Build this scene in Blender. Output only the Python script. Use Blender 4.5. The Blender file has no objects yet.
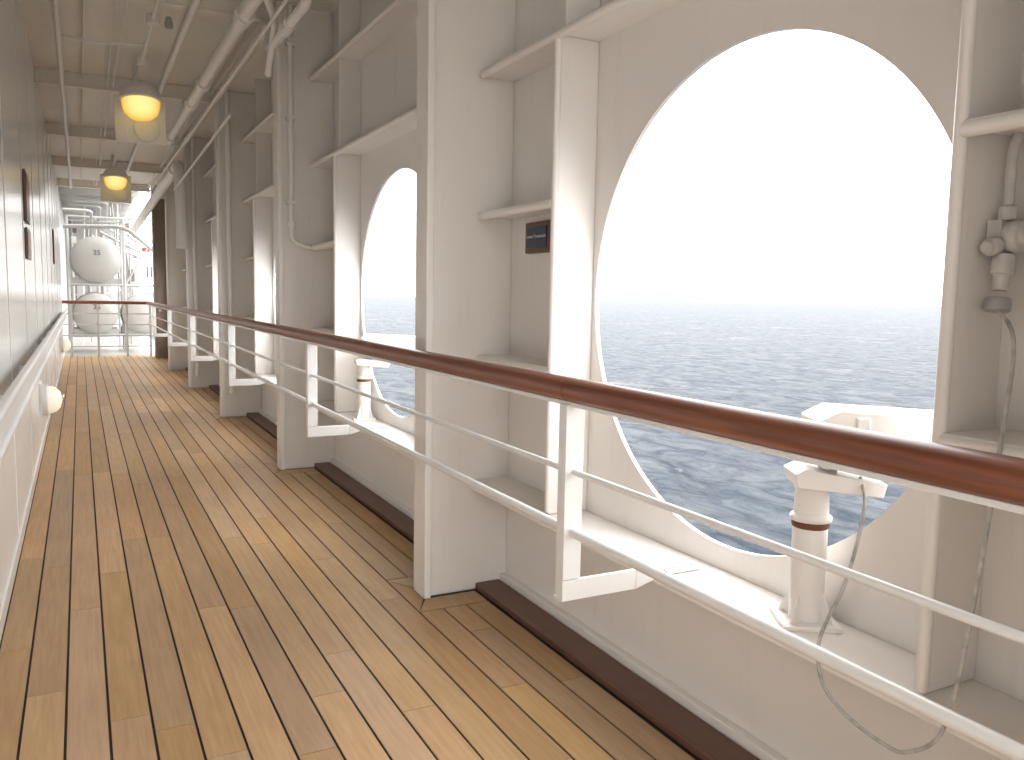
import bpy, math, random
from mathutils import Vector, Matrix
random.seed(7)
sc=bpy.context.scene
try:
    sc.view_settings.view_transform='Standard'; sc.view_settings.look='None'; sc.view_settings.exposure=0
except: pass

# ---------------- materials ----------------
def mat(name, col, rough=0.5, metal=0.0, var=0.06, nscale=3.0, bump=0.0, bscale=60, emis=None, estr=0, grime=0.0, grimecol=(0.35,0.27,0.18), spec=0.5, chips=False):
    m=bpy.data.materials.new(name); m.use_nodes=True
    nt=m.node_tree; N=nt.nodes; L=nt.links
    p=N['Principled BSDF']
    p.inputs['Roughness'].default_value=rough; p.inputs['Metallic'].default_value=metal
    p.inputs['Specular IOR Level'].default_value=spec
    tc=N.new('ShaderNodeTexCoord')
    n=N.new('ShaderNodeTexNoise'); n.inputs['Scale'].default_value=nscale; n.inputs['Detail'].default_value=4
    L.new(tc.outputs['Object'],n.inputs['Vector'])
    mx=N.new('ShaderNodeMix'); mx.data_type='RGBA'
    c=Vector(col)
    mx.inputs[6].default_value=(*[max(0,x*(1-var)) for x in c],1)
    mx.inputs[7].default_value=(*[min(1,x*(1+var)) for x in c],1)
    L.new(n.outputs['Fac'],mx.inputs[0])
    out=mx.outputs[2]
    if grime>0:
        mp=N.new('ShaderNodeMapping'); mp.inputs['Scale'].default_value=(9,9,0.9)
        L.new(tc.outputs['Object'],mp.inputs['Vector'])
        g=N.new('ShaderNodeTexNoise'); g.inputs['Scale'].default_value=1.3; g.inputs['Detail'].default_value=6; g.inputs['Roughness'].default_value=0.65
        L.new(mp.outputs[0],g.inputs['Vector'])
        r=N.new('ShaderNodeValToRGB'); r.color_ramp.elements[0].position=0.55; r.color_ramp.elements[1].position=0.8
        L.new(g.outputs['Fac'],r.inputs[0])
        ml=N.new('ShaderNodeMath'); ml.operation='MULTIPLY'; ml.inputs[1].default_value=grime
        L.new(r.outputs[0],ml.inputs[0])
        m2=N.new('ShaderNodeMix'); m2.data_type='RGBA'
        L.new(ml.outputs[0],m2.inputs[0]); L.new(out,m2.inputs[6]); m2.inputs[7].default_value=(*grimecol,1)
        out=m2.outputs[2]
    if chips:
        g=N.new('ShaderNodeTexNoise'); g.inputs['Scale'].default_value=11; g.inputs['Detail'].default_value=5; g.inputs['Roughness'].default_value=0.6
        L.new(tc.outputs['Object'],g.inputs['Vector'])
        r=N.new('ShaderNodeValToRGB'); r.color_ramp.elements[0].position=0.745; r.color_ramp.elements[1].position=0.775
        L.new(g.outputs['Fac'],r.inputs[0])
        m2=N.new('ShaderNodeMix'); m2.data_type='RGBA'
        L.new(r.outputs[0],m2.inputs[0]); L.new(out,m2.inputs[6]); m2.inputs[7].default_value=(.33,.22,.14,1)
        out=m2.outputs[2]
    L.new(out,p.inputs['Base Color'])
    if bump>0:
        n2=N.new('ShaderNodeTexNoise'); n2.inputs['Scale'].default_value=bscale; n2.inputs['Detail'].default_value=2
        L.new(tc.outputs['Object'],n2.inputs['Vector'])
        b=N.new('ShaderNodeBump'); b.inputs['Strength'].default_value=bump; b.inputs['Distance'].default_value=0.01
        L.new(n2.outputs['Fac'],b.inputs['Height']); L.new(b.outputs[0],p.inputs['Normal'])
    if emis:
        p.inputs['Emission Color'].default_value=(*emis,1); p.inputs['Emission Strength'].default_value=estr
    return m
WHITE=mat('white_ship_paint',(0.85,0.82,0.785),0.42,var=0.02,nscale=1.5,bump=0.16,bscale=9,grime=0.14,grimecol=(0.55,0.46,0.35),chips=True)
WALL=mat('cabin_wall_paint',(0.86,0.855,0.835),0.2,var=0.02,nscale=1.0,bump=0.12,bscale=3,grime=0.06,grimecol=(0.55,0.5,0.42))
CEIL=mat('ceiling_paint',(0.87,0.83,0.75),0.5,var=0.03,nscale=2,grime=0.22,grimecol=(0.5,0.42,0.3))
PIPE=mat('pipe_paint',(0.85,0.83,0.79),0.4,var=0.04,nscale=6,grime=0.2)
BAR=mat('rail_bar_paint',(0.80,0.80,0.79),0.3,var=0.03,nscale=8,chips=True)
BROWN=mat('waterway_brown_paint',(0.13,0.058,0.038),0.45,var=0.25,nscale=8)
DOOR=mat('door_brown',(0.20,0.15,0.115),0.5,var=0.15)
RUST=mat('rust',(0.17,0.075,0.035),0.8,var=0.5,nscale=40)
CABLE=mat('cable_sheath',(0.45,0.44,0.42),0.6,var=0.9,nscale=30)
GREY=mat('grey_metal',(0.42,0.41,0.40),0.4,metal=0.2,var=0.2,nscale=20)
FITTING=mat('fitting_worn_paint',(0.60,0.58,0.56),0.45,var=0.3,nscale=25,grime=.3)
DARK=mat('caulk_black',(0.025,0.023,0.025),0.7,var=0.2)
NAVY=mat('sign_navy',(0.02,0.03,0.09),0.3)
FRAME=mat('sign_wood_frame',(0.14,0.06,0.03),0.4,var=0.3,nscale=30)
CREAM=mat('lettering_cream',(0.75,0.7,0.55),0.5)
BLACK=mat('lettering_black',(0.12,0.12,0.125),0.5)
def lens_mat():
    m=mat('lamp_lens_amber',(0.9,0.62,0.15),0.3,emis=(1.0,0.66,0.06),estr=0.9)
    nt=m.node_tree;N=nt.nodes;L=nt.links;p=N['Principled BSDF']
    lw=N.new('ShaderNodeLayerWeight'); lw.inputs[0].default_value=.5
    r=N.new('ShaderNodeValToRGB'); r.color_ramp.elements[0].position=.05; r.color_ramp.elements[0].color=(1,.82,.32,1); r.color_ramp.elements[1].position=.75; r.color_ramp.elements[1].color=(.72,.38,.02,1)
    L.new(lw.outputs['Facing'],r.inputs[0]); L.new(r.outputs[0],p.inputs['Emission Color'])
    p.inputs['Emission Strength'].default_value=1.0
    return m
LENS=lens_mat()
FOOT=mat('footlight_lens',(0.85,0.82,0.74),0.3,emis=(1.0,0.9,0.7),estr=0.45)
CAN=mat('canister_fibreglass',(0.52,0.51,0.49),0.4,var=0.05,grime=0.25)
FRAMEP=mat('rack_paint',(0.55,0.55,0.54),0.4,var=0.08,grime=.2)
RED=mat('red_strap',(0.45,0.05,0.03),0.5)

def rail_wood():
    m=bpy.data.materials.new('varnished_rail_wood'); m.use_nodes=True
    nt=m.node_tree;N=nt.nodes;L=nt.links;p=N['Principled BSDF']
    tc=N.new('ShaderNodeTexCoord'); mp=N.new('ShaderNodeMapping'); mp.inputs['Scale'].default_value=(30,1.2,30)
    L.new(tc.outputs['Object'],mp.inputs[0])
    n=N.new('ShaderNodeTexNoise'); n.inputs['Scale'].default_value=2; n.inputs['Detail'].default_value=6
    L.new(mp.outputs[0],n.inputs['Vector'])
    r=N.new('ShaderNodeValToRGB'); r.color_ramp.elements[0].position=.3; r.color_ramp.elements[0].color=(0.13,0.036,0.018,1)
    r.color_ramp.elements[1].position=.75; r.color_ramp.elements[1].color=(0.29,0.10,0.05,1)
    L.new(n.outputs['Fac'],r.inputs[0]); L.new(r.outputs[0],p.inputs['Base Color'])
    p.inputs['Roughness'].default_value=.42
    p.inputs['Coat Weight'].default_value=.15; p.inputs['Coat Roughness'].default_value=.22
    return m
RAILW=rail_wood()

def plank_mat():
    m=bpy.data.materials.new('teak_planks'); m.use_nodes=True
    nt=m.node_tree;N=nt.nodes;L=nt.links;p=N['Principled BSDF']
    at=N.new('ShaderNodeAttribute'); at.attribute_name='pr'
    tc=N.new('ShaderNodeTexCoord')
    add=N.new('ShaderNodeVectorMath'); add.operation='MULTIPLY_ADD'
    L.new(at.outputs['Color'],add.inputs[0]); add.inputs[1].default_value=(7,31,0); L.new(tc.outputs['Object'],add.inputs[2])
    mp=N.new('ShaderNodeMapping'); mp.inputs['Scale'].default_value=(22,1.1,1)
    L.new(add.outputs[0],mp.inputs[0])
    n=N.new('ShaderNodeTexNoise'); n.inputs['Scale'].default_value=2.2; n.inputs['Detail'].default_value=8; n.inputs['Roughness'].default_value=.65; n.inputs['Distortion'].default_value=.4
    L.new(mp.outputs[0],n.inputs['Vector'])
    r=N.new('ShaderNodeValToRGB')
    r.color_ramp.elements[0].position=.25; r.color_ramp.elements[0].color=(0.43,0.262,0.130,1)
    r.color_ramp.elements[1].position=.75; r.color_ramp.elements[1].color=(0.58,0.375,0.195,1)
    L.new(n.outputs['Fac'],r.inputs[0])
    sep=N.new('ShaderNodeSeparateColor'); L.new(at.outputs['Color'],sep.inputs[0])
    hs=N.new('ShaderNodeHueSaturation')
    mr=N.new('ShaderNodeMapRange'); mr.inputs[3].default_value=.86; mr.inputs[4].default_value=1.14
    L.new(sep.outputs[0],mr.inputs[0]); L.new(mr.outputs[0],hs.inputs['Value'])
    mr2=N.new('ShaderNodeMapRange'); mr2.inputs[3].default_value=.86; mr2.inputs[4].default_value=1.06
    L.new(sep.outputs[1],mr2.inputs[0]); L.new(mr2.outputs[0],hs.inputs['Saturation'])
    mr3=N.new('ShaderNodeMapRange'); mr3.inputs[3].default_value=.497; mr3.inputs[4].default_value=.506
    L.new(sep.outputs[2],mr3.inputs[0]); L.new(mr3.outputs[0],hs.inputs['Hue'])
    L.new(r.outputs[0],hs.inputs['Color'])
    w=N.new('ShaderNodeTexNoise'); w.inputs['Scale'].default_value=1.7; w.inputs['Detail'].default_value=5
    L.new(tc.outputs['Object'],w.inputs['Vector'])
    mw=N.new('ShaderNodeMix'); mw.data_type='RGBA'; mw.blend_type='MULTIPLY'; mw.inputs[0].default_value=.2
    L.new(hs.outputs[0],mw.inputs[6])
    rw=N.new('ShaderNodeValToRGB'); rw.color_ramp.elements[0].position=.35; rw.color_ramp.elements[0].color=(.55,.5,.45,1); rw.color_ramp.elements[1].position=.6
    L.new(w.outputs['Fac'],rw.inputs[0]); L.new(rw.outputs[0],mw.inputs[7])
    L.new(mw.outputs[2],p.inputs['Base Color'])
    rr=N.new('ShaderNodeMapRange'); rr.inputs[3].default_value=.42; rr.inputs[4].default_value=.62
    L.new(w.outputs['Fac'],rr.inputs[0]); L.new(rr.outputs[0],p.inputs['Roughness'])
    p.inputs['Specular IOR Level'].default_value=.38
    b=N.new('ShaderNodeBump'); b.inputs['Strength'].default_value=.15; b.inputs['Distance'].default_value=.004
    L.new(n.outputs['Fac'],b.inputs['Height']); L.new(b.outputs[0],p.inputs['Normal'])
    return m
PLANK=plank_mat()

# ---------------- mesh builder ----------------
class B:
    def __init__(s): s.v=[];s.f=[];s.mi=[];s.sm=[];s.mats=[]
    def _m(s,m):
        if m not in s.mats: s.mats.append(m)
        return s.mats.index(m)
    def add(s,vs,fs,m,smooth=False):
        o=len(s.v); s.v+= [tuple(v) for v in vs]; k=s._m(m)
        for f in fs: s.f.append([i+o for i in f]); s.mi.append(k); s.sm.append(smooth)
    def box(s,x0,x1,y0,y1,z0,z1,m):
        vs=[(x0,y0,z0),(x1,y0,z0),(x1,y1,z0),(x0,y1,z0),(x0,y0,z1),(x1,y0,z1),(x1,y1,z1),(x0,y1,z1)]
        s.add(vs,[(0,3,2,1),(4,5,6,7),(0,1,5,4),(1,2,6,5),(2,3,7,6),(3,0,4,7)],m)
    def prism(s,poly,axis,a,b,m):
        n=len(poly)
        def P(p,t):
            if axis=='x': return (t,p[0],p[1])
            if axis=='y': return (p[0],t,p[1])
            return (p[0],p[1],t)
        vs=[P(p,a) for p in poly]+[P(p,b) for p in poly]
        fs=[tuple(range(n))[::-1],tuple(range(n,2*n))]+[(i,(i+1)%n,n+(i+1)%n,n+i) for i in range(n)]
        s.add(vs,fs,m)
    def tube(s,pts,r,m,n=14,sy=1.0):
        pts=[Vector(p) for p in pts]; N=len(pts)
        rs=r if isinstance(r,(list,tuple)) else [r]*N
        t0=(pts[1]-pts[0]).normalized()
        ref=Vector((0,0,1)) if abs(t0.z)<.9 else Vector((1,0,0))
        u=t0.cross(ref).normalized(); vs=[];fs=[]
        for i,p in enumerate(pts):
            t=(pts[min(i+1,N-1)]-pts[max(i-1,0)]).normalized()
            u=(u-t*u.dot(t)).normalized(); w=t.cross(u)
            for j in range(n):
                a=2*math.pi*j/n; vs.append(p+u*math.cos(a)*rs[i]+w*math.sin(a)*rs[i]*sy)
        for i in range(N-1):
            for j in range(n):
                k=(j+1)%n; fs.append((i*n+j,i*n+k,(i+1)*n+k,(i+1)*n+j))
        s.add(vs,fs,m,True)
        s.add([vs[j] for j in range(n)],[tuple(range(n))[::-1]],m)
        s.add([vs[(N-1)*n+j] for j in range(n)],[tuple(range(n))],m)
    def lathe(s,prof,o,ax,m,n=28,sx=1.0):
        o=Vector(o); ax=Vector(ax).normalized()
        ref=Vector((0,0,1)) if abs(ax.z)<.9 else Vector((1,0,0))
        u=ax.cross(ref).normalized(); w=ax.cross(u)
        vs=[];fs=[]
        for (r,h) in prof:
            for j in range(n):
                a=2*math.pi*j/n; vs.append(o+ax*h+u*math.cos(a)*r*sx+w*math.sin(a)*r)
        for i in range(len(prof)-1):
            for j in range(n):
                k=(j+1)%n; fs.append((i*n+j,i*n+k,(i+1)*n+k,(i+1)*n+j))
        fs.append(tuple(range(n))[::-1]); fs.append(tuple(range((len(prof)-1)*n,len(prof)*n)))
        s.add(vs,fs,m,True)
    def finish(s,name,bevel=0.004,parent=None,segs=2):
        me=bpy.data.meshes.new(name); me.from_pydata(s.v,[],s.f)
        for m in s.mats: me.materials.append(m)
        for i,p in enumerate(me.polygons): p.material_index=s.mi[i]; p.use_smooth=s.sm[i]
        me.validate(); me.update()
        import bmesh
        bm=bmesh.new(); bm.from_mesh(me); bmesh.ops.recalc_face_normals(bm,faces=bm.faces); bm.to_mesh(me); bm.free()
        me.set_sharp_from_angle(angle=0.7)
        ob=bpy.data.objects.new(name,me); sc.collection.objects.link(ob)
        if bevel>0:
            md=ob.modifiers.new('bevel','BEVEL'); md.width=bevel; md.segments=segs; md.limit_method='ANGLE'; md.angle_limit=0.8
            md.use_clamp_overlap=True
        if parent: ob.parent=parent
        return ob
def fillet(pts,r=0.08,n=6):
    pts=[Vector(p) for p in pts]; out=[pts[0]]
    for i in range(1,len(pts)-1):
        a,b,c=pts[i-1],pts[i],pts[i+1]
        d=min(r,(a-b).length*.45,(c-b).length*.45)
        p=b+(a-b).normalized()*d; q=b+(c-b).normalized()*d
        for k in range(n+1):
            t=k/n; out.append((1-t)**2*p+2*t*(1-t)*b+t*t*q)
    out.append(pts[-1]); return out
def catmull(pts,n=8):
    P=[Vector(p) for p in pts]; P=[P[0]*2-P[1]]+P+[P[-1]*2-P[-2]]; out=[]
    for i in range(1,len(P)-2):
        for k in range(n):
            t=k/n; a,b,c,d=P[i-1],P[i],P[i+1],P[i+2]
            out.append(.5*((2*b)+(c-a)*t+(2*a-5*b+4*c-d)*t*t+(3*b-a-3*c+d)*t**3))
    out.append(P[-2]); return out
def text(name,body,loc,rot,size,m,parent=None):
    cu=bpy.data.curves.new(name,'FONT'); cu.body=body; cu.size=size; cu.align_x='CENTER'; cu.align_y='CENTER'; cu.extrude=0.001
    cu.materials.append(m)
    ob=bpy.data.objects.new(name,cu); sc.collection.objects.link(ob); ob.location=loc; ob.rotation_euler=rot
    if parent: ob.parent=parent
    return ob

BAY=3.4; C0=0.44
KS=range(-1,7)                  # columns
cols=[C0+BAY*k for k in KS]
YS,YE=cols[0],cols[-1]
XW=2.0; CH=3.95; LX=-0.365
NX=1.515

# ---------------- deck ----------------
b=B(); b.box(LX-0.02,XW,YS-2,21.6,-0.2,0.0,DARK); b.finish('deck_substrate',0)
b=B(); b.box(-8,XW,YS-22,YS-2.01,-0.2,0.0,PIPE); b.finish('unseen_bounce_deck',0)  # unseen pale deck, added behind the camera to bounce fill light inside
pv=[];pf=[];pc=[]
def poly(pts,z=0.006):
    o=len(pv); n=len(pts)
    pv.extend([(x,y,z) for x,y in pts]); pf.append(list(range(o,o+n)))
    pc.append((random.random(),random.random(),random.random(),1))
    lo=len(pv); pv.extend([(x,y,0.0005) for x,y in pts])
    for i in range(n):
        j=(i+1)%n; pf.append([o+i,lo+i,lo+j,o+j]); pc.append(pc[-1])
W=0.138; G=0.0048
XE=1.80; XM=XE-2.7*W
def strip(x0,x1,y0,y1,off):
    y=y0-off; 
    while y<y1:
        l=random.choice([1.5,1.9,2.3,2.6,3.0])*random.uniform(.9,1.1)
        a=max(y,y0); c=min(y+l,y1)
        if c-a>.02: poly([(x0+G,a+.0015),(x1-G,a+.0015),(x1-G,c-.0015),(x0+G,c-.0015)])
        y+=l
x=XM
while x>LX+.02:
    x0=max(x-W,LX+.012)
    strip(x0,x,YS-2,21.5,random.uniform(0,2.4)); x-=W
MB=0.16
for i,c in enumerate(cols):
    nx=NX; yn=c-.03; yf=c+.15
    ya=yf+MB; yb=(cols[i+1]-.03-MB) if i<len(cols)-1 else c+.7
    for q in range(3):
        strip(XM+q*.9*W,XM+(q+1)*.9*W,ya+.004,yb-.004,random.uniform(0,1.5) )
    g=.004
    poly([(XM+g,yn-MB+g),(XE-g,yn-MB+g),(XE-g,yn-g),(nx+g,yn-g)])
    poly([(XM+g,yn-MB+2.5*g),(nx-g,yn+g),(nx-g,yf-g),(XM+g,yf+MB-2.5*g)])
    poly([(nx+g,yf+g),(XE-g,yf+g),(XE-g,yf+MB-g),(XM+g,yf+MB-g)])
me=bpy.data.meshes.new('teak_deck'); me.from_pydata(pv,[],pf); me.materials.append(PLANK)
ca=me.color_attributes.new('pr','FLOAT_COLOR','CORNER')
for p in me.polygons:
    for li in p.loop_indices: ca.data[li].color=pc[p.index]
ob=bpy.data.objects.new('teak_deck_planking',me); sc.collection.objects.link(ob)

b=B()
for i,c in enumerate(cols[:-1]):
    b.box(1.812,1.955,c+.07,cols[i+1]-.005,0.001,0.04,BROWN)
b.finish('brown_waterway',0.008)

# ---------------- ship side plate with round openings ----------------
HZ=1.553; HR=0.87; T=0.018
b=B()
def sidebay(y0,y1,z0,z1,cy,cz,r):
    n=120; ang=[2*math.pi*i/n for i in range(n)]
    for (yy,zz) in [(y0,z0),(y1,z0),(y1,z1),(y0,z1)]:
        ang.append(math.atan2(zz-cz,yy-cy)%(2*math.pi))
    ang=sorted(set(ang)); inn=[];outr=[]
    for a in ang:
        ca_,sa=math.cos(a),math.sin(a); inn.append((cy+r*ca_,cz+r*sa))
        t=1e9
        if ca_>1e-9:t=min(t,(y1-cy)/ca_)
        if ca_<-1e-9:t=min(t,(y0-cy)/ca_)
        if sa>1e-9:t=min(t,(z1-cz)/sa)
        if sa<-1e-9:t=min(t,(z0-cz)/sa)
        outr.append((cy+t*ca_,cz+t*sa))
    n=len(ang); vs=[]
    for xx in (XW,XW+T):
        vs+=[(xx,p[0],p[1]) for p in inn]; vs+=[(xx,p[0],p[1]) for p in outr]
    fs=[]
    for i in range(n):
        j=(i+1)%n
        fs.append((i,n+i,n+j,j)); fs.append((2*n+i,2*n+j,3*n+j,3*n+i))
    b.add(vs,fs,WHITE,False)
    b.add([vs[i] for i in range(n)]+[vs[2*n+i] for i in range(n)],[(i,(i+1)%n,n+(i+1)%n,n+i) for i in range(n)],WHITE,True)
for i,c in enumerate(cols[:-1]):
    sidebay(c,c+BAY,-0.2,CH,c+1.73,HZ,HR)
b.finish('ship_side_plating',0)
b=B(); b.box(XW+.001,XW+.03,YS-30,60,-15.5,-0.21,WHITE); b.box(XW+.001,XW+.03,YS,21,CH+.22,7,WHITE); b.finish('ship_hull_side',0)

# columns (web frames)
for c in cols:
    b=B()
    b.box(NX+.037,XW,c,c+.06,0,CH,WHITE)
    b.box(NX,NX+.039,c-.028,c+.13,0,CH,WHITE)
    b.finish('frame_column',0.006)

def shelf(b,y0,y1,z,x0=1.79,th=.02,rl=.05,rr=.05):
    p=[(XW,y0)]; 
    for k in range(7):
        a=math.pi/2*k/6; p.append((x0+rl-rl*math.sin(a),y0+rl-rl*math.cos(a))) if rl>0 else None
    if rl<=0:p.append((x0,y0))
    for k in range(7):
        a=math.pi/2*k/6; p.append((x0+rr-rr*math.cos(a),y1-rr+rr*math.sin(a))) if rr>0 else None
    if rr<=0:p.append((x0,y1))
    p.append((XW,y1))
    b.prism(p,'z',z-th/2,z+th/2,WHITE)
    b.tube([(x0+.008,y0+rl,z-.012),(x0+.008,y1-rr,z-.012)],.019,WHITE,12)
for i,c in enumerate(cols[:-1]):
    b=B(); d=cols[i+1]; s0=c+.80; s1=d-.77
    for s in (s0,s1):
        b.box(1.80,XW,s-.008,s+.008,.60,2.64,WHITE)
        b.tube([(1.80,s,.61),(1.80,s,2.63)],.016,WHITE,12)
        b.box(1.83,XW,s-.008,s+.008,2.66,CH,WHITE)
    for z in (1.24,1.96):
        shelf(b,c+.062,s0-.01,z,rr=0); shelf(b,s1+.01,d-.002,z,rl=0)
    for z in (2.65,3.37): shelf(b,c+.062,d-.002,z)
    b.prism([(1.785,c+.062),(1.785,d-.002),(XW-.001,d-.002),(XW-.001,c+.062)],'z',.575,.597,WHITE)
    b.box(1.78,1.796,c+.062,d-.002,.545,.600,WHITE)
    b.box(1.96,XW-.001,c+.062,d-.002,0.0,0.07,WHITE)
    b.finish('side_stringer_frame',0.005)

# ---------------- ceiling ----------------
b=B()
b.box(LX-.3,XW+.02,YS-.1,21.6,CH,CH+.2,CEIL)
for c in cols: 
    b.box(LX,1.49,c+.005,c+.055,CH-.15,CH-.001,CEIL); b.box(LX,1.49,c-.01,c+.07,CH-.162,CH-.149,CEIL)
for i,c in enumerate(cols[:-1]):
    for xx in (.1,.9,1.45): b.box(xx-.006,xx+.006,c+.09,c+BAY-.03,CH-.07,CH-.001,CEIL)
b.finish('deckhead_ceiling',0.004)

# ---------------- cabin wall ----------------
b=B()
b.box(LX-.3,LX,YS-.1,21.6,-.1,CH,WALL)
y=YS
b.box(LX,LX+.012,YS-.1,21.6,0.006,.10,WALL)
while y<21:
    b.box(LX,LX+.004,y,y+.05,.11,CH-.02,WALL); y+=1.7
b.finish('cabin_side_wall',0.002)
b=B()
b.box(LX+.055,LX+.085,YS,21.2,.955,1.085,BAR)
b.tube([(LX+.085,YS,1.085),(LX+.085,21.2,1.085)],.022,BAR); b.tube([(LX+.085,YS,.955),(LX+.085,21.2,.955)],.022,BAR)
y=YS+.6
while y<21: b.box(LX,LX+.06,y,y+.04,.99,1.05,BAR); y+=1.7
b.finish('wall_handrail',0.003)
def plaque(y,z0,z1,w,name):
    b=B(); b.box(LX+.005,LX+.02,y-w/2,y+w/2,z0,z1,FRAME); b.box(LX+.02,LX+.023,y-w/2+.03,y+w/2-.03,z0+.03,z1-.03,RAILW)
    return b.finish(name,.003)
plaque(7.7,2.07,2.46,.5,'wall_plaque'); plaque(7.7,1.78,2.02,.5,'wall_plaque')
plaque(15.5,1.95,2.5,.5,'wall_plaque')
for y in (8.9,17.6):
    b=B(); z=.50
    b.box(LX,LX+.02,y-.14,y+.14,z-.17,z+.17,WALL)
    b.lathe([(.15,0),(.15,.04),(.14,.05)],(LX+.02,y,z),(1,0,0),WALL,24)
    b.lathe([(.13,0),(.128,.03),(.115,.065),(.075,.10),(.02,.115),(.002,.117)],(LX+.07,y,z),(1,0,0),FOOT,24)
    b.tube([(LX+.195,y-.13,z+.03),(LX+.195,y+.13,z+.03)],.008,WALL,8)
    b.finish('wall_footlight',.003)

# ---------------- promenade rail ----------------
RX=1.40; RZ=1.255
b=B()
yr=[YS]+[ YS+2.6*i for i in range(1,9)]+[20.95]
for a,c in zip(yr[:-1],yr[1:]):
    b.tube([(RX,a+.002,RZ),(RX,c-.002,RZ)],.047,RAILW,20,.85)
b.box(RX-.022,RX+.022,YS,20.9,RZ-.05,RZ-.036,BAR)
b.tube([(RX,YS,.99),(RX,20.9,.99)],.0105,BAR,10)
b.tube([(RX,YS,.79),(RX,20.9,.79)],.016,BAR,12)
for k in range(-1,6):
    y=2.23+BAY*k
    b.box(RX-.034,RX+.034,y-.006,y+.006,.632,RZ-.045,BAR)
    b.box(RX-.034,RX-.022,y+.007,y+.04,.570,RZ-.045,BAR)
    b.box(RX-.034,1.66,y-.006,y+.006,.56,.630,BAR)
    b.box(RX-.034,1.66,y+.007,y+.05,.555,.568,BAR)
    b.prism([(1.662,.56),(1.662,.63),(1.92,.620),(1.92,.613),(1.78,.613),(1.775,.59)],'y',y-.006,y+.006,BAR)
    b.box(1.78,1.93,y-.03,y+.05,.601,.611,BAR)
b.finish('promenade_railing',.002)

# ---------------- lamps on deckhead ----------------
def ceil_lamp(y,x=.62,z=3.50):
    b=B()
    b.box(x-.24,x+.26,y+.16,y+.22,z-.38,z+.10,PIPE)
    b.tube([(x-.03,y+.19,z+.08),(x-.03,y+.19,CH)],.03,PIPE,10)
    b.lathe([(.06,-.13),(.13,-.12),(.175,-.08),(.20,-.03),(.205,.03),(.19,.04)],(x,y-.12,z+.03),(0,-.15,-1),PIPE,28)
    b.lathe([(.187,0),(.182,.06),(.160,.12),(.11,.165),(.03,.185),(.001,.187)],(x,y-.123,z-.01),(0,-.15,-1),LENS,28)
    b.tube([(x,y-.06,z+.05),(x,y+.17,z+.05)],.05,PIPE,12)
    b.lathe([(.13,0),(.13,.02),(.11,.025)],(x+.07,y+.16,z-.23),(0,-1,0),CEIL,24)
    b.finish('deckhead_lamp',.003)
for y in (-.5,9.7,16.5): ceil_lamp(y)

# ---------------- pipes ----------------
b=B()
b.tube([(1.16,YS,3.62),(1.16,12.6,3.62)],.055,PIPE,18)
for y in (2,6.6,8.9,9.9,12.2): b.tube([(1.16,y,3.62),(1.16,y+.16,3.62)],.075,PIPE,18)
for c in cols[:5]: b.box(1.14,1.18,c+.02,c+.05,3.68,CH-.16,PIPE)
b.finish('fire_main_pipe',.003)
b=B()
b.tube([(.60,YS,3.76),(.60,20.6,3.76)],.018,PIPE,10)
for y in (1.,5.2,7.6,9.0,12.,13.6,18): b.lathe([(.05,-.04),(.055,0),(.05,.04)],(.60,y,3.76),(0,0,1),PIPE,16)
for y in (7.6,): b.lathe([(.03,-.03),(.035,0),(.02,.06)],(.72,y,3.74),(0,0,1),GREY,12)
b.tube([(.40,YS,3.84),(.40,20.6,3.84)],.012,PIPE,8)
b.tube([(.34,YS,3.84),(.34,20.6,3.84)],.008,PIPE,8)
b.tube([(-.1,YS,3.74),(-.1,20.6,3.74)],.024,PIPE,10)
b.tube([(.85,YS,3.74),(.85,20.6,3.74)],.03,PIPE,10)
b.tube(fillet([(-.1,8.4,3.74),(.2,8.4,3.72),(.6,8.4,3.76)],.05),.012,PIPE,8)
b.finish('lighting_conduit',.002)
b=B()
b.tube(fillet([(1.38,5.6,3.9),(1.38,5.6,3.45),(1.38,6.9,3.45),(1.42,6.95,3.7),(1.42,13.3,3.7)],.12),.035,PIPE,14)
b.tube(fillet([(.2,6.0,3.7),(1.1,6.0,3.75),(1.34,6.4,3.55),(1.40,7.0,3.3)],.12),.028,PIPE,12)
b.tube([(1.38,6.1,3.45),(1.38,6.3,3.45)],.05,PIPE,14)
b.tube([(1.30,YS,3.52),(1.30,20.4,3.52)],.014,PIPE,8)
b.tube([(1.42,9,3.35),(1.34,13.9,3.10)],.016,PIPE,8)
b.finish('overhead_pipework',.003)
b=B()
b.tube(fillet([(1.30,24,3.1),(1.40,14.6,3.48),(1.40,13.75,3.48),(1.42,13.72,2.9),(1.42,13.72,2.2)],.25,8),.085,PIPE,18)
b.tube([(1.40,14.3,3.48),(1.40,14.45,3.48)],.11,PIPE,18)
b.finish('ventilation_pipe',.003)
b=B()
yy=cols[3]-.055
b.tube(fillet([(1.62,yy,CH-.02),(1.62,yy,1.98),(1.80,yy-.04,1.93),(1.97,yy-.2,1.97)],.08),.022,PIPE,12)
for z in (2.3,3.0,3.6): b.box(1.585,1.655,yy-.025,yy+.054,z,z+.03,PIPE)
b.lathe([(.035,0),(.04,.03),(.035,.06)],(1.62,yy,2.1),(0,0,1),PIPE,12)
b.finish('vertical_drain_pipe',.002)
for c,(z0,z1) in zip(cols[4:6],((.3,CH),(0.2,CH))):
    b=B(); b.tube([(1.63,c-.07,z0),(1.63,c-.07,z1-.02)],.03,PIPE,12)
    b.box(1.60,1.66,c-.06,c-.001,2.2,2.24,PIPE); b.finish('vertical_drain_pipe',.002)

# ---------------- sign ----------------
b=B()
b.box(1.972,1.998,3.405,3.645,1.765,1.915,FRAME); b.box(1.967,1.973,3.428,3.622,1.788,1.892,NAVY)
sg=b.finish('deck_name_sign',.003)
text('lettering','Lower Promenade',(1.965,3.525,1.845),(math.pi/2,0,-math.pi/2),.025,CREAM,sg)

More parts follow.
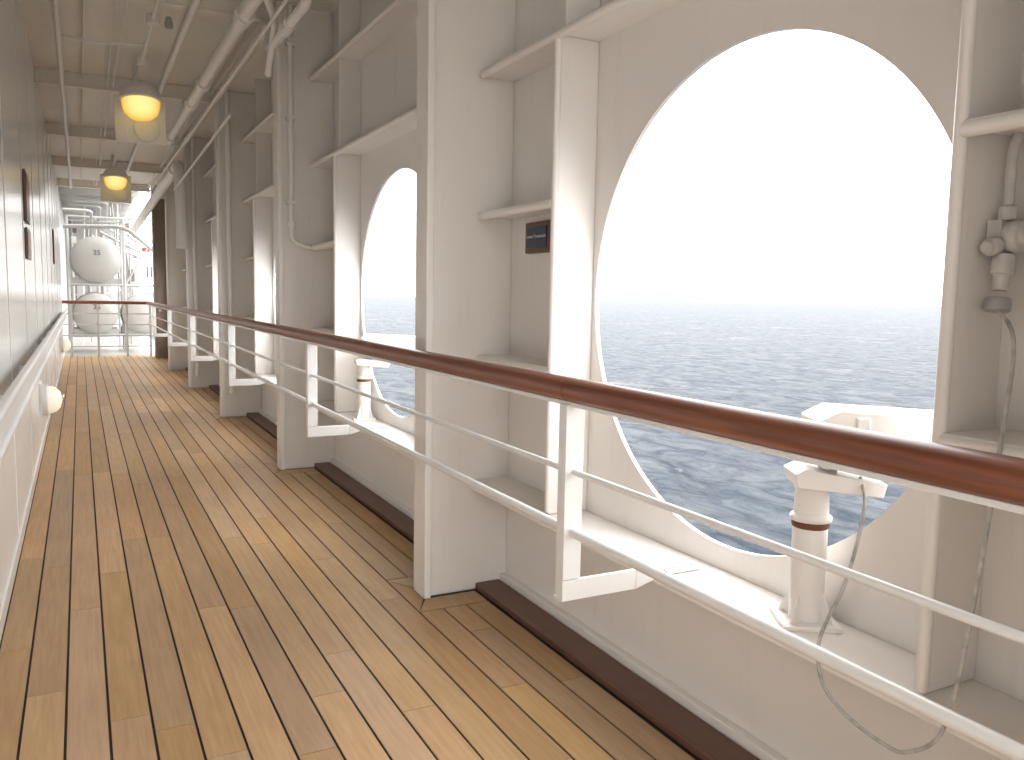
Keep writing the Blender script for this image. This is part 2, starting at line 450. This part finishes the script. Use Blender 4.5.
# ---------------- floodlight on pedestal ----------------
def flood(x,y,ang=0,s=1.0):
    z=.597
    b=B()
    b.box(-.085,.085,-.085,.085,0,.014,WHITE)
    for i in range(4):
        a=i*math.pi/2+.78; ca_,sa=math.cos(a),math.sin(a)
        b.add([(ca_*.09,sa*.09,.012),(ca_*.035,sa*.035,.14),(ca_*.035,sa*.035,.012),(ca_*.09-sa*.006,sa*.09+ca_*.006,.012),(ca_*.035-sa*.006,sa*.035+ca_*.006,.14),(ca_*.035-sa*.006,sa*.035+ca_*.006,.012)],
              [(0,1,2),(5,4,3),(0,3,4,1),(1,4,5,2),(2,5,3,0)],WHITE)
    b.lathe([(.05,.01),(.05,.30),(.047,.305)],(0,0,0),(0,0,1),WHITE,24)
    b.lathe([(.052,.292),(.055,.30),(.053,.314)],(0,0,0),(0,0,1),RUST,24)
    b.lathe([(.060,.313),(.061,.325),(.05,.335),(.048,.40),(.056,.42)],(0,0,0),(0,0,1),WHITE,24)
    b.prism([(-.06,.42),(.18,.40),(.19,.44),(-.04,.475),(-.07,.46)],'y',-.07,.07,WHITE)
    b.box(.02,.06,-.03,.03,.44,.50,GREY)
    o=b.finish('floodlight_on_pedestal',.010,segs=3)
    o.location=(x,y,z); o.rotation_euler=(0,0,ang); o.scale=(s,s,s)
    h=B()
    a,c=-.02,.50
    h.prism([(a,.51),(a+.02,.485),(c-.02,.472),(c,.49),(c,.60),(c-.05,.635),(a+.06,.652),(a,.62)],'y',-.10,.09,WHITE)
    h.box(a+.10,a+.14,-.106,-.095,.60,.635,WHITE); h.box(c-.14,c-.10,-.106,-.095,.59,.625,WHITE)
    hd=h.finish('lamp_head',.03,parent=o,segs=4)
    return o
flood(1.90,1.70,-.55)
flood(1.90,6.05,-.2)

# ---------------- connector & cable ----------------
b=B()
y=cols[1]+.80-.012; dx=.03; dz=.05
b.box(1.87+dx,1.94+dx,y-.035,y,1.62+dz,1.70+dz,FITTING)
b.lathe([(.036,0),(.039,.008),(.039,.026),(.034,.032),(.022,.034),(.02,.044),(.010,.046)],(1.905+dx,y-.035,1.66+dz),(0,-1,0),FITTING,20)
b.lathe([(.018,0),(.022,.01),(.022,.03),(.016,.034),(.015,.045)],(1.87+dx,y-.03,1.64+dz),(-1,0,-.15),FITTING,14)
b.tube(fillet([(1.90+dx,y-.03,1.70+dz),(1.90+dx,y-.03,1.88+dz),(1.97,y-.06,2.03),(1.97,y-.06,2.6)],.05),.012,FITTING,12)
b.lathe([(.020,0),(.020,.03),(.015,.035)],(1.90+dx,y-.03,1.70+dz),(0,0,1),FITTING,8)
b.lathe([(.022,0),(.026,.02),(.026,.045),(.018,.05),(.016,.085)],(1.885+dx,y-.04,1.62+dz),(-.12,0,-1),FITTING,14)
b.lathe([(.026,0),(.03,.012),(.03,.03),(.022,.035)],(1.873+dx,y-.04,1.52+dz),(-.12,0,-1),GREY,10)
b.finish('cable_connector_fitting',.003)
b=B()
b.tube(catmull([(1.895,y-.04,1.55),(1.83,1.10,1.47),(1.78,1.08,1.26),(1.745,1.09,.90),(1.75,1.14,.58),(1.74,1.22,.475),(1.74,1.30,.46),(1.74,1.42,.485),(1.74,1.49,.54),(1.76,1.52,.64),(1.84,1.51,.80),(1.93,1.54,.98),(1.98,1.60,1.05)]),.0052,CABLE,8)
b.finish('floodlight_cable',0)

# ---------------- end of promenade ----------------
b=B()
b.tube([(LX,21.1,RZ),(1.5,21.1,RZ)],.045,RAILW,16,.85)
for z in (.25,.5,.75,1.0): b.tube([(LX,21.1,z),(1.5,21.1,z)],.014,FRAMEP,8)
for x in (-.2,.35,.95,1.45): b.box(x-.025,x+.025,21.085,21.115,0,RZ-.04,FRAMEP)
b.finish('end_railing',.002)
b=B()
b.box(1.50,1.93,20.35,20.42,.02,3.6,DOOR); b.box(1.54,1.9,20.33,20.35,.2,3.3,DOOR)
b.lathe([(.03,0),(.03,.05)],(1.6,20.33,1.1),(0,-1,0),GREY,12)
b.finish('weathertight_door',.005)
b=B()
b.box(-6,XW,21.6,60,-.2,0,GREY)
b.finish('aft_mooring_deck',0)
def canister(x,y,z,r,l,txt):
    b=B()
    p=[(.001,-l/2-.10),(r*.5,-l/2-.085),(r*.85,-l/2-.04),(r,-l/2+.04),(r,-.03),(r+.025,-.03),(r+.025,.03),(r,.03),(r,l/2-.04),(r*.85,l/2+.04),(.001,l/2+.1)]
    b.lathe(p,(x,y,z),(0,1,0),CAN,36)
    b.lathe([(r+.006,-l/4-.02),(r+.008,-l/4),(r+.006,-l/4+.02)],(x,y,z),(0,1,0),GREY,36)
    b.box(x-r,x+r,y-l/2+.1,y-l/2+.16,z-r-.08,z-r+.12,FRAMEP); b.box(x-r,x+r,y+l/2-.16,y+l/2-.1,z-r-.08,z-r+.12,FRAMEP)
    o=b.finish('life_raft_canister',.004)
    if txt: text('capacity_number',txt,(x+.02,y-l/2-.105,z+.16),(math.pi/2,0,0),.17,BLACK,o)
canister(.38,23.4,2.28,.56,1.3,'25'); canister(.34,23.4,.96,.50,1.3,'25'); canister(1.40,23.4,.96,.48,1.3,None)
b=B()
for x in (-.24,1.0,1.95):
    for y in (22.8,24.1): b.tube([(x,y,0),(x,y,3.3)],.035,FRAMEP,10)
for z in (.42,1.66,3.3):
    for y in (22.8,24.1): b.tube([(-.24,y,z),(1.95,y,z)],.03,FRAMEP,10)
    for x in (-.24,1.0,1.95): b.tube([(x,22.8,z),(x,24.1,z)],.03,FRAMEP,10)
b.tube([(1.0,22.8,1.66),(1.95,22.8,3.3)],.022,FRAMEP,8)
b.finish('life_raft_rack',.0)
for yy in (26.5,30.5):
    b=B()
    b.prism([(1.25,0),(1.6,0),(1.5,2.2),(1.2,3.3),(.5,4.0),(.1,4.05),(.1,3.8),(.9,3.4),(1.2,2.2)],'y',yy,yy+.22,CAN)
    b.lathe([(.14,0),(.14,.1)],(.35,yy-.02,3.75),(0,-1,0),GREY,16)
    b.tube([(.3,yy,3.7),(.3,yy,1.6)],.015,GREY,8); b.box(1.1,1.5,yy-.25,yy,.3,.9,CAN)
    b.tube([(1.45,yy-.05,.9),(1.15,yy-.05,3.2)],.03,GREY,8)
    b.finish('boat_davit',.01)
b=B()
b.box(-6,1.05,34,40,0,6.5,CAN); b.box(-6,-.4,21.62,34,0,6.5,CAN)
b.box(-.4,1.45,22.3,34,4.15,4.35,CEIL)
for y in (22.4,24,26,28,30,32): b.box(-.4,1.45,y,y+.1,3.95,4.149,CAN)
for z in (1.3,2.6): b.box(-.39,1.05,33.9,33.999,z,z+.1,GREY)
for x in (-.2,.35,.8): b.tube([(x,33.85,0),(x,33.85,4.1)],.06,GREY,10)
b.box(-.1,.5,33.93,33.99,.1,2.1,GREY); b.box(.6,.95,33.93,33.99,1.5,3.2,GREY)
b.finish('superstructure_block',.01)
b=B()
random.seed(3)
for i in range(5):
    z=2.9+.2*i; b.tube(fillet([(-.3+.1*i,22.2+i,z+.5),(.3+.2*i,22.2+i,z+.5),(.3+.2*i,24+i,z),(1.6,25+i,z-.5)],.15),.035,GREY if i%2 else FRAMEP,10)
b.tube(fillet([(-.3,22,3.0),(1.0,22,3.05),(1.75,22,2.4),(1.75,22,0)],.25),.05,FRAMEP,12)
for z in [0.3*i for i in range(1,12)]: b.tube([(.95,25.2,z),(1.25,25.2,z)],.012,GREY,6)
b.tube([(.95,25.2,0),(.95,25.2,3.6)],.02,GREY,8); b.tube([(1.25,25.2,0),(1.25,25.2,3.6)],.02,GREY,8)
for i in range(20):
    x=random.uniform(-.3,1.5); z=random.uniform(1.6,3.6); y=random.uniform(25.5,31)
    b.box(x,x+random.uniform(.08,.3),y,y+.15,z,z+random.uniform(.06,.35),random.choice([GREY,CAN,PIPE,DOOR]))
for i in range(8):
    x=random.uniform(-.3,1.6); y=random.uniform(25,31); b.tube([(x,y,0),(x+random.uniform(-.3,.3),y,3.9)],.02,random.choice([GREY,PIPE]),8)
for x in (1.62,1.72): b.box(x,x+.05,24.6,24.7,1.9,2.2,RED)
b.box(1.55,1.75,25,25.1,2.6,2.72,RED)
b.finish('deck_ladder_and_piping',0)

# ---------------- sea ----------------
def sea_mat():
    m=bpy.data.materials.new('sea_water'); m.use_nodes=True
    nt=m.node_tree;N=nt.nodes;L=nt.links
    N.remove(N['Principled BSDF']); outn=N['Material Output']
    tc=N.new('ShaderNodeTexCoord')
    def noise(scale,det,rough,stretch=(1,1,1),dist=0):
        mp=N.new('ShaderNodeMapping'); mp.inputs['Scale'].default_value=stretch; mp.inputs['Rotation'].default_value=(0,0,.5)
        L.new(tc.outputs['Object'],mp.inputs[0])
        n=N.new('ShaderNodeTexNoise'); n.inputs['Scale'].default_value=scale; n.inputs['Detail'].default_value=det; n.inputs['Roughness'].default_value=rough; n.inputs['Distortion'].default_value=dist
        L.new(mp.outputs[0],n.inputs['Vector']); return n
    big=noise(.05,3,.5,(1,.45,1)); mid=noise(.30,8,.68,(1,.55,1),1.0); fine=noise(1.3,5,.6,(1,.7,1))
    a1=N.new('ShaderNodeMath'); a1.operation='MULTIPLY_ADD'; L.new(big.outputs['Fac'],a1.inputs[0]); a1.inputs[1].default_value=1.6; L.new(mid.outputs['Fac'],a1.inputs[2])
    a2=N.new('ShaderNodeMath'); a2.operation='MULTIPLY_ADD'; L.new(fine.outputs['Fac'],a2.inputs[0]); a2.inputs[1].default_value=.3; L.new(a1.outputs[0],a2.inputs[2])
    bp=N.new('ShaderNodeBump'); bp.inputs['Strength'].default_value=1; bp.inputs['Distance'].default_value=2.2
    L.new(a2.outputs[0],bp.inputs['Height'])
    r=N.new('ShaderNodeValToRGB'); r.color_ramp.elements[0].position=.38; r.color_ramp.elements[0].color=(.030,.042,.060,1)
    r.color_ramp.elements[1].position=.60; r.color_ramp.elements[1].color=(.092,.106,.119,1)
    L.new(mid.outputs['Fac'],r.inputs[0])  # light and dark of the wave slopes painted into the base colour
    fo=noise(.24,10,.78,(1,.5,1),1.4); gate=noise(.035,3,.5)
    mu=N.new('ShaderNodeMath'); mu.operation='MULTIPLY'; L.new(fo.outputs['Fac'],mu.inputs[0]); L.new(gate.outputs['Fac'],mu.inputs[1])
    fr=N.new('ShaderNodeValToRGB'); fr.color_ramp.elements[0].position=.325; fr.color_ramp.elements[1].position=.40
    L.new(mu.outputs[0],fr.inputs[0])
    mx=N.new('ShaderNodeMix'); mx.data_type='RGBA'; L.new(fr.outputs[0],mx.inputs[0]); L.new(r.outputs[0],mx.inputs[6]); mx.inputs[7].default_value=(.17,.18,.19,1)
    df=N.new('ShaderNodeBsdfDiffuse'); L.new(mx.outputs[2],df.inputs[0]); L.new(bp.outputs[0],df.inputs['Normal'])
    gl=N.new('ShaderNodeBsdfGlossy'); gl.inputs['Roughness'].default_value=.2; L.new(bp.outputs[0],gl.inputs['Normal'])
    fz=N.new('ShaderNodeFresnel'); fz.inputs['IOR'].default_value=1.33
    ml=N.new('ShaderNodeMath'); ml.operation='MULTIPLY'; ml.inputs[1].default_value=.11; L.new(fz.outputs[0],ml.inputs[0])
    ms=N.new('ShaderNodeMixShader'); L.new(ml.outputs[0],ms.inputs[0]); L.new(df.outputs[0],ms.inputs[1]); L.new(gl.outputs[0],ms.inputs[2])
    L.new(ms.outputs[0],outn.inputs[0])
    return m
me=bpy.data.meshes.new('sea'); R=9000; n=96
me.from_pydata([(0,0,0)]+[(R*math.cos(2*math.pi*i/n),R*math.sin(2*math.pi*i/n),0) for i in range(n)],[],[(0,i+1,(i+1)%n+1) for i in range(n)])
me.materials.append(sea_mat()); o=bpy.data.objects.new('sea',me); sc.collection.objects.link(o); o.location=(0,0,-15)

# ---------------- world & sun ----------------
w=bpy.data.worlds.new('World'); sc.world=w; w.use_nodes=True
N=w.node_tree.nodes; L=w.node_tree.links
bg=N['Background']; out=N['World Output']
sky=N.new('ShaderNodeTexSky'); sky.sky_type='NISHITA'; sky.sun_disc=False; sky.sun_elevation=math.radians(48); sky.sun_rotation=math.radians(70)
L.new(sky.outputs[0],bg.inputs[0]); bg.inputs[1].default_value=.06
bg2=N.new('ShaderNodeBackground'); tc=N.new('ShaderNodeTexCoord'); nz=N.new('ShaderNodeTexNoise'); nz.inputs['Scale'].default_value=2; nz.inputs['Detail'].default_value=4
L.new(tc.outputs['Generated'],nz.inputs['Vector'])
cr=N.new('ShaderNodeValToRGB'); cr.color_ramp.elements[0].position=.3; cr.color_ramp.elements[0].color=(.92,.90,.88,1); cr.color_ramp.elements[1].position=.7; cr.color_ramp.elements[1].color=(1,.975,.945,1)
L.new(nz.outputs['Fac'],cr.inputs[0]); L.new(cr.outputs[0],bg2.inputs[0]); bg2.inputs[1].default_value=6.6
ad=N.new('ShaderNodeAddShader'); L.new(bg.outputs[0],ad.inputs[0]); L.new(bg2.outputs[0],ad.inputs[1]); L.new(ad.outputs[0],out.inputs[0])
sl=bpy.data.lights.new('sun','SUN'); sl.energy=.5; sl.angle=math.radians(40); sl.color=(1,.96,.9)
so=bpy.data.objects.new('sun',sl); sc.collection.objects.link(so)
az=math.radians(70); el=math.radians(48)
d=Vector((math.sin(az)*math.cos(el),math.cos(az)*math.cos(el),math.sin(el)))
so.rotation_euler=d.to_track_quat('Z','Y').to_euler()

# ---------------- camera ----------------
th=math.radians(27.68); p=math.radians(5.76); r=math.radians(1.05)
R0=Vector((math.cos(th),-math.sin(th),0)); up0=Vector((math.sin(p)*math.sin(th),math.sin(p)*math.cos(th),math.cos(p)))
X=R0*math.cos(r)+up0*math.sin(r); Y=-R0*math.sin(r)+up0*math.cos(r); Z=X.cross(Y)
cam=bpy.data.cameras.new('camera'); co=bpy.data.objects.new('camera',cam); sc.collection.objects.link(co)
M=Matrix((X,Y,Z)).transposed().to_4x4(); M.translation=Vector((0,0,1.55)); co.matrix_world=M
cam.sensor_width=36; cam.lens=823/1024*36; cam.clip_start=.05; cam.clip_end=20000
sc.camera=co
